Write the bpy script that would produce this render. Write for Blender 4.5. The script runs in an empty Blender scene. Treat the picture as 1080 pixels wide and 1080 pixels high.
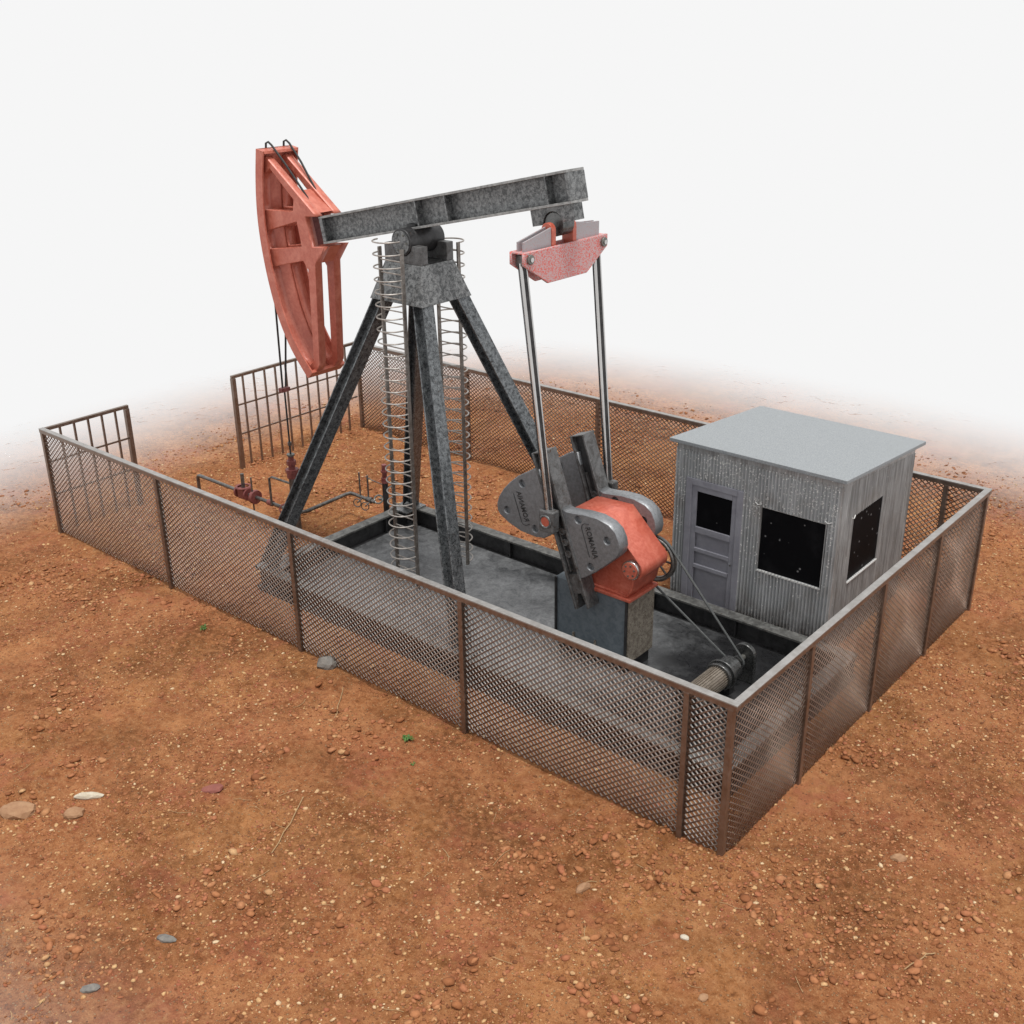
import bpy, bmesh, math, random
import numpy as np
from mathutils import Vector, Matrix
random.seed(7); rng = np.random.default_rng(7)
R_ = math.radians
scene = bpy.context.scene
COL = scene.collection

# ------------------------------------------------------------------ camera
cam = bpy.data.cameras.new('camera'); cam.sensor_width = 36.0; cam.lens = 1192.476 / 1080 * 36.0
cam.clip_start = 0.1; cam.clip_end = 400
cam_o = bpy.data.objects.new('camera', cam); COL.objects.link(cam_o)
CP = Vector((18.49127, -8.98541, 8.45953))
yaw, pitch, roll = -0.7064, -0.40960, -0.01297
CAM_AXES = None
def _cam():
    d = Vector((-0.59541511, 0.69777098, -0.39824177)).normalized()
    z = -d; x = Vector((0, 0, 1)).cross(z).normalized(); y = z.cross(x)
    c, s = math.cos(ROLL), math.sin(ROLL)
    x2 = c * x + s * y; y2 = -s * x + c * y
    m = Matrix((x2, y2, z)).transposed().to_4x4(); m.translation = CP
    return m
ROLL = -0.0130
cam_o.matrix_world = _cam()
scene.camera = cam_o

# ------------------------------------------------------------------ world and lamp
world = bpy.data.worlds.new('World'); scene.world = world; world.use_nodes = True
bg = world.node_tree.nodes['Background']
bg.inputs['Color'].default_value = (0.922, 0.922, 0.922, 1); bg.inputs['Strength'].default_value = 1.0
sun = bpy.data.lights.new('sun', 'SUN'); sun.energy = 2.9; sun.angle = R_(12); sun.color = (1.0, 0.975, 0.94)
sun_o = bpy.data.objects.new('sun', sun); COL.objects.link(sun_o)
SUN_FROM = Vector((0.20, -0.07, 1.0)).normalized()
sun_o.rotation_euler = SUN_FROM.to_track_quat('Z', 'Y').to_euler(); sun_o.location = (0, 0, 20)
vs = scene.view_settings
vs.view_transform = 'Standard'; vs.look = 'None'; vs.exposure = 0; vs.gamma = 1; vs.use_curve_mapping = False

# ------------------------------------------------------------------ materials
class NT:
    def __init__(s, name):
        s.m = bpy.data.materials.new(name); s.m.use_nodes = True
        s.t = s.m.node_tree; s.n = s.t.nodes; s.l = s.t.links
        s.b = s.n['Principled BSDF']; s.out = s.n['Material Output']
        tc = s.n.new('ShaderNodeTexCoord'); g = s.n.new('ShaderNodeNewGeometry')
        s.pos = g.outputs['Position']; s.geo = g; s.obj = tc.outputs['Object']
    def val(s, v): return v
    def set(s, sock, v):
        if isinstance(v, bpy.types.NodeSocket): s.l.new(v, sock)
        elif isinstance(v, (tuple, list)) and len(v) == 3 and sock.type == 'RGBA': sock.default_value = (*v, 1)
        else: sock.default_value = v
    def noise(s, scale, detail=4, rough=.55, vec=None, stretch=None, dist=0):
        nd = s.n.new('ShaderNodeTexNoise'); nd.inputs['Scale'].default_value = scale
        nd.inputs['Detail'].default_value = detail; nd.inputs['Roughness'].default_value = rough
        nd.inputs['Distortion'].default_value = dist
        v = vec or s.pos
        if stretch:
            mp = s.n.new('ShaderNodeMapping'); mp.inputs['Scale'].default_value = stretch; s.l.new(v, mp.inputs['Vector']); v = mp.outputs[0]
        s.l.new(v, nd.inputs['Vector']); return nd.outputs['Fac']
    def voro(s, scale, feature='F1', out='Distance', vec=None, rnd=1):
        nd = s.n.new('ShaderNodeTexVoronoi'); nd.feature = feature; nd.inputs['Scale'].default_value = scale
        nd.inputs['Randomness'].default_value = rnd
        s.l.new(vec or s.pos, nd.inputs['Vector']); return nd.outputs[out]
    def ramp(s, f, a, b, lo=0.0, hi=1.0):
        mr = s.n.new('ShaderNodeMapRange'); mr.clamp = True
        s.set(mr.inputs[0], f); mr.inputs[1].default_value = a; mr.inputs[2].default_value = b
        mr.inputs[3].default_value = lo; mr.inputs[4].default_value = hi; return mr.outputs[0]
    def mix(s, f, a, b, mode='MIX'):
        mx = s.n.new('ShaderNodeMix'); mx.data_type = 'RGBA'; mx.blend_type = mode
        s.set(mx.inputs[0], f); s.set(mx.inputs[6], a); s.set(mx.inputs[7], b); return mx.outputs[2]
    def math(s, op, a, b=0.0):
        mn = s.n.new('ShaderNodeMath'); mn.operation = op; s.set(mn.inputs[0], a); s.set(mn.inputs[1], b); return mn.outputs[0]
    def sep(s, v=None):
        sp = s.n.new('ShaderNodeSeparateXYZ'); s.l.new(v or s.pos, sp.inputs[0]); return sp.outputs
    def bump(s, h, strength=.3, dist=.01, prev=None):
        bn = s.n.new('ShaderNodeBump'); bn.inputs['Strength'].default_value = strength; bn.inputs['Distance'].default_value = dist
        s.l.new(h, bn.inputs['Height'])
        if prev: s.l.new(prev, bn.inputs['Normal'])
        return bn.outputs[0]
    def fin(s, col, metallic=0, rough=.5, normal=None, spec=None):
        s.set(s.b.inputs['Base Color'], col); s.set(s.b.inputs['Metallic'], metallic); s.set(s.b.inputs['Roughness'], rough)
        if normal: s.l.new(normal, s.b.inputs['Normal'])
        if spec is not None: s.b.inputs['Specular IOR Level'].default_value = spec
        return s.m

def steel(name, c1, c2, metallic=.5, rough=.45, scale=9, spots=None, spotcol=(.05, .03, .02), bumps=.15, fine=60, lo=.38, hi=.62, spec=.5):
    s = NT(name)
    f = s.ramp(s.noise(scale, 6, .62, dist=.6), lo, hi)
    f2 = s.ramp(s.noise(scale * 4.2, 5, .6), .35, .68)
    ff = s.math('ADD', s.math('MULTIPLY', f, .6), s.math('MULTIPLY', f2, .4))
    col = s.mix(ff, c1, c2)
    if spots:
        sp = s.ramp(s.noise(spots[0], 5, .7), spots[1], spots[1] + .06)
        col = s.mix(sp, col, spotcol)
    r = s.ramp(f2, 0, 1, rough - .08, rough + .14)
    nrm = s.bump(s.noise(fine, 4, .6), bumps, .004)
    return s.fin(col, metallic, r, nrm, spec)

M = {}
M['galv'] = steel('weathered_grey_steel', (.035, .037, .039), (.27, .275, .275), .5, .33, 16, (34, .66), (.035, .028, .024), .12, lo=.40, hi=.60)
M['web'] = steel('worn_shaded_web', (.035, .037, .039), (.30, .305, .305), .35, .42, 22, (40, .66), (.03, .025, .02), .1, lo=.40, hi=.62)  # darker than the flanges: shade of the recess put into the colour
M['flange'] = steel('lit_flange_steel', (.16, .16, .158), (.40, .395, .385), .45, .38, 10, (26, .64), (.08, .05, .035))  # lighter than the web: light on the flange edges painted in
M['leg'] = steel('dark_leg_steel', (.016, .018, .020), (.235, .25, .26), .55, .30, 18, (20, .62), (.05, .03, .022))
M['dark'] = steel('dark_iron', (.018, .018, .019), (.06, .06, .062), .35, .42, 6, (25, .64), (.07, .04, .025))
M['skid'] = steel('grimy_skid_steel', (.035, .035, .033), (.17, .17, .163), .2, .5, 8, (16, .60), (.05, .034, .022))
def deck_mat():
    s = NT('worn_deck_plate'); x, y, z = s.sep()
    f = s.ramp(s.noise(5, 8, .7, dist=1.2), .36, .64); f2 = s.ramp(s.noise(30, 4, .7), .3, .7)
    col = s.mix(s.math('ADD', s.math('MULTIPLY', f, .6), s.math('MULTIPLY', f2, .4)), (.040, .042, .045), (.215, .22, .225))
    # shade and dark reflection at the motor end, painted into the deck colour
    oil = s.ramp(s.math('ADD', x, s.math('MULTIPLY', s.noise(1.1, 5, .6), 2.6)), 11.6, 12.6)  # oil: mask of this painted shade
    col = s.mix(s.math('MULTIPLY', oil, .93), col, (.010, .010, .011))  # darkened by the painted shade at the motor end
    r = s.mix(oil, s.mix(f, (.34, .34, .34), (.5, .5, .5)), s.mix(f, (.22, .22, .22), (.42, .42, .42)))
    return s.fin(col, .25, r, s.bump(s.noise(24, 5, .7), .18, .006), .45)
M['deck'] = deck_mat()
M['red'] = steel('faded_red_paint', (.42, .098, .06), (.62, .225, .16), .05, .40, 5, (30, .72), (.25, .10, .06), .06, lo=.45, hi=.75)
M['boxred'] = steel('gearbox_red_paint', (.41, .08, .047), (.62, .19, .13), .05, .38, 6, (28, .70), (.20, .06, .04), .06, lo=.45, hi=.75)
M['darkred'] = steel('dark_red_paint', (.13, .025, .024), (.25, .085, .075), .05, .5, 9, (30, .68), (.10, .05, .04))
M['weight'] = steel('cast_counterweight_iron', (.165, .17, .178), (.27, .28, .295), .5, .42, 22, (40, .72), (.07, .06, .06), .35, 90)
M['arm'] = steel('crank_arm_iron', (.050, .047, .045), (.17, .172, .175), .35, .48, 9, (22, .60), (.06, .035, .022))
M['chrome'] = steel('polished_steel_rod', (.50, .49, .48), (.60, .59, .58), .95, .16, 2, None, bumps=.0)
M['block'] = steel('pedestal_front_paint', (.09, .115, .135), (.17, .20, .225), .2, .55, 9, (40, .68), (.05, .04, .035), .3, 160)
M['blockside'] = steel('pedestal_rust_side', (.10, .08, .062), (.32, .29, .24), .1, .7, 14, (45, .56), (.05, .024, .014), .5, 70)
M['fence'] = steel('brown_fence_steel', (.20, .15, .118), (.29, .235, .20), .85, .38, 5, (18, .68), (.17, .10, .07), .05)
M['rail_cap'] = steel('light_grey_rail_cap', (.26, .245, .23), (.38, .37, .36), .5, .42, 5, (18, .70), (.22, .17, .13), .04)
M['mesh'] = steel('expanded_mesh_steel', (.205, .145, .112), (.29, .22, .18), .8, .42, 4, None, bumps=.0)
M['edge_glint'] = steel('white_edge_glint_steel', (.66, .62, .58), (.78, .75, .71), .1, .4, 4, None, bumps=.0)  # glints on the strand edges, painted as a near-white colour
M['ladder'] = steel('ladder_galvanised_steel', (.13, .11, .095), (.30, .28, .26), .6, .42, 12, (30, .62), (.12, .07, .045))
M['hoop'] = steel('ladder_hoop_wire', (.24, .22, .20), (.46, .43, .40), .4, .42, 10, None)
M['cable'] = steel('black_bridle_cable', (.018, .018, .018), (.045, .043, .042), .3, .5, 20, None)
M['belt'] = steel('grey_belt_rubber', (.05, .055, .055), (.10, .105, .105), 0, .6, 20, None)
M['pipe'] = steel('dull_flow_pipe', (.07, .068, .065), (.22, .21, .20), .6, .35, 10, (20, .62), (.08, .04, .03))
M['bolt'] = steel('bolt_steel', (.10, .10, .09), (.25, .25, .23), .6, .4, 20, None)
M['motor'] = steel('dark_motor_casing', (.07, .072, .072), (.18, .182, .18), .75, .28, 7, None)
M['ribbed'] = steel('ribbed_motor_housing', (.16, .13, .10), (.33, .29, .245), .45, .45, 10, (30, .62), (.06, .045, .035))
M['roof'] = steel('grey_roof_sheet', (.155, .17, .18), (.36, .38, .395), .15, .6, 75, None, bumps=.2, fine=120)
M['frame'] = steel('lavender_grey_door_paint', (.235, .235, .27), (.32, .32, .36), .1, .55, 3.5, (30, .74), (.09, .085, .10), .05)
M['lettering'] = steel('dark_cast_lettering', (.03, .03, .032), (.05, .05, .05), .2, .5, 20, None)
M['wire'] = steel('pale_hinge_wire', (.6, .6, .58), (.75, .75, .74), .1, .4, 20, None)

def speckled(name, base, spot, amount):
    s = NT(name)
    n1 = s.noise(62, 3, .6); f = s.ramp(n1, amount, amount + .05)
    col = s.mix(f, base, spot)
    return s.fin(col, .05, .5, s.bump(n1, .2, .004))
M['speck_red'] = speckled('speckled_red_paint', (.50, .36, .36), (.62, .10, .08), .50)
M['speck_grey'] = speckled('flaking_grey_paint', (.34, .32, .335), (.42, .12, .09), .60)

def corr_mat(name, c1, c2, speckle, streak=False):
    s = NT(name)
    x, y, z = s.sep()
    n = s.noise(1.0, 6, .65, stretch=(5, 5, 1.1))
    col = s.mix(s.ramp(n, .35, .68), c1, c2)
    if streak: col = s.mix(s.ramp(s.noise(1.0, 5, .7, stretch=(34, 34, 1.2)), .40, .60, 0, .75), col, (.19, .185, .18))
    n2 = s.noise(2.2, 4, .6)
    col = s.mix(s.ramp(n2, .5, .75, 0, .5), col, (.20, .165, .135))
    # specular sparkles painted as small white flecks, more of them high on the sheet
    v = s.voro(30, vec=None)
    chance = s.voro(30, out='Color')
    hgt = s.ramp(z, .6, 2.55, .05, speckle)
    cn = s.math('MULTIPLY', s.ramp(s.noise(2.5, 3, .6), .36, .62), hgt)
    pick = s.math('LESS_THAN', s.sep(chance)[0], cn)
    sparkle = s.math('MULTIPLY', s.math('LESS_THAN', v, .36), pick)
    col = s.mix(sparkle, col, (.80, .80, .78))
    # grime splashed up from the ground
    gr = s.math('MULTIPLY', s.ramp(z, .62, .16), s.ramp(s.noise(9, 5, .7), .30, .60))
    col = s.mix(gr, col, (.07, .052, .038))
    return s.fin(col, .2, s.ramp(n2, .3, .7, .38, .5), s.bump(s.noise(50, 4, .6), .1, .004))
M['corr'] = corr_mat('corrugated_front_sheet', (.34, .355, .365), (.50, .515, .525), .95)
M['corr_side'] = corr_mat('corrugated_side_sheet', (.36, .365, .37), (.54, .545, .55), .04, True)

def pane_mat():
    s = NT('dusty_dark_pane')
    d = s.voro(8); pick = s.math('LESS_THAN', s.sep(s.voro(8, out='Color'))[1], .75)
    dot = s.math('MULTIPLY', s.ramp(d, .16, .10), pick)
    n = s.ramp(s.noise(2.2, 5, .6), .55, .85, 0, .25)
    col = s.mix(n, (.004, .004, .005), (.05, .05, .055))
    col = s.mix(dot, col, (.20, .20, .205))
    return s.fin(col, 0, .55, None, .08)
M['pane'] = pane_mat()

CX, CY, HX, HY = 6.6, 3.7, 14.6, 13.4      # centre and half size of the soil patch
def soil_nodes(s):
    x, y, z = s.sep()
    dx = s.math('SUBTRACT', x, CX)
    ax = s.math('MAXIMUM', s.math('DIVIDE', dx, 23.0), s.math('DIVIDE', dx, -13.1))
    dy = s.math('SUBTRACT', y, 3.7)
    ay = s.math('MAXIMUM', s.math('DIVIDE', dy, 13.5), s.math('DIVIDE', dy, -16.0))
    q = s.math('POWER', s.math('ADD', s.math('POWER', ax, 3.0), s.math('POWER', ay, 3.0)), 1 / 3)
    mr = s.n.new('ShaderNodeMapRange'); mr.interpolation_type = 'SMOOTHSTEP'
    s.l.new(q, mr.inputs[0]); mr.inputs[1].default_value = .52; mr.inputs[2].default_value = 1.03
    mr.inputs[3].default_value = 1; mr.inputs[4].default_value = 0
    return mr.outputs[0]
def soil_mat():
    s = NT('red_soil')
    big = s.noise(.35, 4, .55); mid = s.noise(1.6, 6, .62, dist=.4); fin = s.noise(9, 6, .68); gr = s.noise(38, 5, .7)
    col = s.mix(s.ramp(mid, .36, .66), (.215, .080, .026), (.40, .172, .064))
    col = s.mix(s.ramp(big, .42, .66, 0, .55), col, (.36, .115, .055))
    col = s.mix(s.ramp(fin, .44, .72, 0, .65), col, (.50, .25, .115))
    col = s.mix(s.ramp(fin, .46, .28, 0, .75), col, (.12, .042, .016))
    col = s.mix(s.ramp(gr, .56, .72, 0, .75), col, (.54, .33, .17))
    col = s.mix(s.ramp(gr, .44, .28, 0, .8), col, (.090, .033, .014))
    col = s.mix(s.math('MULTIPLY', s.ramp(s.noise(.75, 5, .6, dist=.8), .52, .68), .45), col, (.47, .22, .095))
    dk = s.math('MULTIPLY', s.ramp(s.noise(.55, 5, .65, dist=.5), .47, .64), s.ramp(s.noise(12, 5, .7), .36, .58))
    col = s.mix(s.math('MULTIPLY', dk, .85), col, (.13, .050, .017))
    red = s.math('MULTIPLY', s.ramp(s.noise(.9, 3, .5), .52, .66), s.ramp(s.noise(5, 4, .6), .40, .56))
    col = s.mix(s.math('MULTIPLY', red, .35), col, (.34, .095, .062))
    v = s.voro(26); vc = s.sep(s.voro(26, out='Color'))
    stone = s.math('MULTIPLY', s.ramp(v, .34, .22), s.math('LESS_THAN', vc[0], .30))
    col = s.mix(stone, col, s.mix(vc[1], (.20, .075, .04), (.46, .30, .16)))
    h = s.math('ADD', s.math('MULTIPLY', fin, .8), s.math('ADD', s.math('MULTIPLY', gr, .35), s.math('MULTIPLY', stone, .25)))
    nb = s.bump(h, 1.0, .06)
    nb = s.bump(s.noise(80, 4, .75), .8, .014, nb)
    s.fin(col, 0, .9, nb, .12)
    a = soil_nodes(s); s.l.new(a, s.b.inputs['Alpha'])
    return s.m
M['soil'] = soil_mat()
def gravel_mat(name='loose_gravel', cols=None):
    s = NT(name)
    r = s.geo.outputs['Random Per Island']
    cr = s.n.new('ShaderNodeValToRGB'); s.l.new(r, cr.inputs[0]); e = cr.color_ramp
    cols = cols or [(0, (.13, .05, .022)), (.2, (.26, .10, .042)), (.45, (.38, .165, .075)), (.58, (.30, .09, .050)), (.78, (.44, .21, .095)), (.95, (.56, .34, .16)), (1, (.66, .52, .33)), (.9, (.60, .39, .19)), (1, (.70, .56, .36))]
    e.elements[0].position = cols[0][0]; e.elements[0].color = (*cols[0][1], 1)
    e.elements[1].position = cols[-1][0]; e.elements[1].color = (*cols[-1][1], 1)
    for p, c in cols[1:-1]:
        k = e.elements.new(p); k.color = (*c, 1)
    col = s.mix(s.ramp(s.noise(40, 4, .6), .35, .7, 0, .5), cr.outputs[0], (.22, .082, .028))
    s.fin(col, 0, .8, s.bump(s.noise(80, 3, .6), .4, .006), .25)
    s.l.new(soil_nodes(s), s.b.inputs['Alpha']); return s.m
M['gravel'] = gravel_mat()
M['clod'] = gravel_mat('earth_clod', [(0, (.20, .07, .028)), (.35, (.32, .125, .050)), (.6, (.40, .17, .075)), (.8, (.36, .13, .065)), (.95, (.44, .22, .10)), (1, (.54, .34, .17))])
M['rock_white'] = steel('pale_quartz', (.42, .36, .26), (.56, .51, .42), 0, .7, 14, None)
M['rock_grey'] = steel('grey_slate', (.10, .095, .09), (.22, .20, .175), 0, .7, 10, None)
M['rock_tan'] = steel('tan_stone', (.25, .125, .06), (.36, .21, .115), 0, .8, 8, None)
M['rock_red'] = steel('dusky_red_stone', (.17, .05, .038), (.25, .085, .062), 0, .8, 8, None)
M['grass'] = steel('green_weed_leaf', (.04, .11, .018), (.09, .19, .035), 0, .6, 20, None, bumps=0)
M['straw'] = steel('dry_straw', (.30, .18, .085), (.42, .29, .15), 0, .8, 20, None, bumps=0)

# ------------------------------------------------------------------ builders
def tagp(o, label=None, cat=None, group=None, kind=None):
    if label: o['label'] = label
    if cat: o['category'] = cat
    if group: o['group'] = group
    if kind: o['kind'] = kind
    return o
def thing(name, loc, label, cat, group=None):
    o = bpy.data.objects.new(name, None); COL.objects.link(o); o.location = loc
    o.empty_display_size = .2
    return tagp(o, label, cat, group)
def wpos(p):
    v = Vector(p.location)
    while p.parent: p = p.parent; v += Vector(p.location)
    return v
def link(name, me, mat, parent=None, bevel=0, smooth=False):
    if isinstance(mat, (list, tuple)):
        for k in mat: me.materials.append(M[k])
    else: me.materials.append(M[mat])
    if smooth: me.shade_smooth()
    o = bpy.data.objects.new(name, me); COL.objects.link(o)
    if parent is not None:
        o.parent = parent; o.location = -wpos(parent)
    if bevel:
        b = o.modifiers.new('bevel', 'BEVEL'); b.width = bevel; b.segments = 2; b.limit_method = 'ANGLE'; b.angle_limit = R_(40)
    return o
class B:
    """collects simple solids (world coordinates) into one mesh"""
    def __init__(s): s.bm = bmesh.new(); s.x = None; s.mi = 0
    def T(s, m): s.x = m; return s
    def _f(s, vs, quads):
        bv = [s.bm.verts.new(s.x @ Vector(v) if s.x else Vector(v)) for v in vs]
        for q in quads:
            try: f = s.bm.faces.new([bv[i] for i in q]); f.material_index = s.mi
            except ValueError: pass
        return s
    def box(s, x0, x1, y0, y1, z0, z1):
        v = [(x0, y0, z0), (x1, y0, z0), (x1, y1, z0), (x0, y1, z0), (x0, y0, z1), (x1, y0, z1), (x1, y1, z1), (x0, y1, z1)]
        return s._f(v, [(3, 2, 1, 0), (4, 5, 6, 7), (0, 1, 5, 4), (1, 2, 6, 5), (2, 3, 7, 6), (3, 0, 4, 7)])
    def frustum(s, b, t):    # b,t: four points each, ccw from above
        return s._f(list(b) + list(t), [(3, 2, 1, 0), (4, 5, 6, 7), (0, 1, 5, 4), (1, 2, 6, 5), (2, 3, 7, 6), (3, 0, 4, 7)])
    def prism(s, poly, axis, a, b):   # poly of (u,v); axis 'y': (x,z); 'x': (y,z); 'z': (x,y)
        def pt(u, v, w): return {'y': (u, w, v), 'x': (w, u, v), 'z': (u, v, w)}[axis]
        n = len(poly); v = [pt(u, w, a) for u, w in poly] + [pt(u, w, b) for u, w in poly]
        s._f(v, [tuple(range(n)), tuple(range(2 * n - 1, n - 1, -1))] + [(i, (i + 1) % n, n + (i + 1) % n, n + i) for i in range(n)])
        return s
    def tube(s, p, q, r, n=16, r2=None, caps=True):
        p, q = Vector(p), Vector(q); d = (q - p).normalized()
        a = d.orthogonal().normalized(); c = d.cross(a); r2 = r if r2 is None else r2
        ring = [(math.cos(2 * math.pi * i / n), math.sin(2 * math.pi * i / n)) for i in range(n)]
        v = [p + (a * x + c * y) * r for x, y in ring] + [q + (a * x + c * y) * r2 for x, y in ring]
        fs = [(i, (i + 1) % n, n + (i + 1) % n, n + i) for i in range(n)]
        if caps: fs += [tuple(range(n - 1, -1, -1)), tuple(range(n, 2 * n))]
        return s._f(v, fs)
    def path(s, pts, r, n=8, closed=False):
        pts = [Vector(p) for p in pts]; N = len(pts); v = []; up = None
        for i, p in enumerate(pts):
            a = pts[(i - 1) % N] if (closed or i) else pts[i]; b = pts[(i + 1) % N] if (closed or i < N - 1) else pts[i]
            d = (b - a).normalized()
            if up is None: up = d.orthogonal().normalized()
            up = (up - d * up.dot(d)).normalized(); c = d.cross(up)
            v += [p + (up * math.cos(2 * math.pi * k / n) + c * math.sin(2 * math.pi * k / n)) * r for k in range(n)]
        fs = []
        for i in range(N if closed else N - 1):
            j = (i + 1) % N
            fs += [(i * n + k, i * n + (k + 1) % n, j * n + (k + 1) % n, j * n + k) for k in range(n)]
        if not closed: fs += [tuple(range(n - 1, -1, -1)), tuple((N - 1) * n + k for k in range(n))]
        return s._f(v, fs)
    def torus(s, c, axis, R, r, n=24, m=8, sx=1, sy=1):
        c = Vector(c); axis = Vector(axis).normalized(); a = axis.orthogonal().normalized(); b = axis.cross(a)
        return s.path([c + (a * math.cos(t) * sx + b * math.sin(t) * sy) * R for t in [2 * math.pi * i / n for i in range(n)]], r, m, True)
    def beam(s, p, q, wdir, w, d, t, closed_ends=True):
        """H section from p to q. flanges are perpendicular to wdir (spacing w), flange width d, thickness t"""
        p, q = Vector(p), Vector(q); ax = (q - p); L = ax.length; ax.normalize()
        wd = Vector(wdir); wd = (wd - ax * wd.dot(ax)).normalized(); dd = ax.cross(wd)
        old = s.x; s.x = Matrix((ax, wd, dd)).transposed().to_4x4(); s.x.translation = p
        s.box(0, L, -w / 2, -w / 2 + t, -d / 2, d / 2); s.box(0, L, w / 2 - t, w / 2, -d / 2, d / 2)
        s.box(0, L, -w / 2 + t, w / 2 - t, -t / 2, t / 2); s.x = old; return s
    def make(s, name, mat, parent=None, bevel=0, smooth=False):
        bmesh.ops.recalc_face_normals(s.bm, faces=s.bm.faces)
        me = bpy.data.meshes.new(name); s.bm.to_mesh(me); s.bm.free()
        o = link(name, me, mat, parent, bevel)
        if smooth:
            me.shade_smooth()
            me.set_sharp_from_angle(angle=R_(35))
        return o
def tilt(origin, ang, axis='Y'):
    return Matrix.Translation(Vector(origin)) @ Matrix.Rotation(ang, 4, axis)
def plate(name, outer, holes, axis, a, b, mat, parent=None, bev=.008):
    """flat plate with holes; outline in (x,z) for axis y or (y,z) for axis x"""
    cu = bpy.data.curves.new(name, 'CURVE'); cu.dimensions = '2D'; cu.fill_mode = 'BOTH'
    cu.extrude = abs(b - a) / 2 - bev; cu.bevel_depth = bev; cu.bevel_resolution = 0; cu.offset = -bev
    for poly in [outer] + list(holes):
        sp = cu.splines.new('POLY'); sp.points.add(len(poly) - 1); sp.use_cyclic_u = True
        for i, (u, v) in enumerate(poly): sp.points[i].co = (u, v, 0, 1)
    tmp = bpy.data.objects.new('tmp', cu); COL.objects.link(tmp)
    dg = bpy.context.evaluated_depsgraph_get(); dg.update()
    me = bpy.data.meshes.new_from_object(tmp.evaluated_get(dg)); bpy.data.objects.remove(tmp)
    mid = (a + b) / 2
    m = Matrix(((1, 0, 0, 0), (0, 0, -1, mid), (0, 1, 0, 0), (0, 0, 0, 1))) if axis == 'y' else Matrix(((0, 0, 1, mid), (1, 0, 0, 0), (0, 1, 0, 0), (0, 0, 0, 1)))
    me.transform(m); me.materials.clear()
    return link(name, me, mat, parent)
def circ(cx, cz, r, n=16): return [(cx + r * math.cos(2 * math.pi * i / n), cz + r * math.sin(2 * math.pi * i / n)) for i in range(n)]
def text_mesh(txt, size, ext):
    cu = bpy.data.curves.new('t', 'FONT'); cu.body = txt; cu.size = size; cu.extrude = ext; cu.align_x = 'CENTER'; cu.align_y = 'CENTER'; cu.resolution_u = 2
    cu.offset = size * .012
    tmp = bpy.data.objects.new('tmp', cu); COL.objects.link(tmp)
    dg = bpy.context.evaluated_depsgraph_get(); dg.update()
    me = bpy.data.meshes.new_from_object(tmp.evaluated_get(dg)); bpy.data.objects.remove(tmp); me.materials.clear(); return me

# ------------------------------------------------------------------ ground
def value_noise(x, y, s, seed):
    r = np.random.default_rng(seed).random((256, 256)); x = x / s + 1000; y = y / s + 1000
    xi = np.floor(x).astype(int); yi = np.floor(y).astype(int); fx = x - xi; fy = y - yi
    fx = fx * fx * (3 - 2 * fx); fy = fy * fy * (3 - 2 * fy)
    g = lambda a, b: r[a % 256, b % 256]
    return (g(xi, yi) * (1 - fx) + g(xi + 1, yi) * fx) * (1 - fy) + (g(xi, yi + 1) * (1 - fx) + g(xi + 1, yi + 1) * fx) * fy
def ground_z(x, y):
    h = (value_noise(x, y, 2.2, 1) - .5) * .05 + (value_noise(x, y, .7, 2) - .5) * .03 + ((value_noise(x, y, .25, 3) - .5) * .040 + (value_noise(x, y, .11, 4) - .5) * .028 + (value_noise(x, y, .06, 5) - .5) * .016) * (.35 + 1.3 * np.clip((value_noise(x, y, 1.3, 23) * .6 + value_noise(x, y, .4, 24) * .4 - .40) * 4, 0, 1))
    inside = (x > 4.3) & (x < 13.5) & (y > .6) & (y < 7.3)
    h = np.where(inside, np.minimum(h, 0) - .004, h)
    return h - .012
n = 840
gx = np.linspace(-7.5, 20.5, n); gy = np.linspace(-10.5, 17.6, n)
X, Y = np.meshgrid(gx, gy); Z = ground_z(X, Y)
V = np.stack([X.ravel(), Y.ravel(), Z.ravel()], 1)
idx = np.arange(n * n).reshape(n, n)
F = np.stack([idx[:-1, :-1], idx[:-1, 1:], idx[1:, 1:], idx[1:, :-1]], -1).reshape(-1, 4)
def np_mesh(name, V, F):
    me = bpy.data.meshes.new(name); k = F.shape[1]
    me.vertices.add(len(V)); me.vertices.foreach_set('co', V.astype(np.float32).ravel())
    me.loops.add(F.size); me.loops.foreach_set('vertex_index', F.astype(np.int32).ravel())
    me.polygons.add(len(F)); me.polygons.foreach_set('loop_start', np.arange(0, F.size, k, dtype=np.int32))
    me.update(calc_edges=True); return me
gme = np_mesh('ground', V, F); gme.shade_smooth()
g = link('ground', gme, 'soil'); g['kind'] = 'structure'

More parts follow.
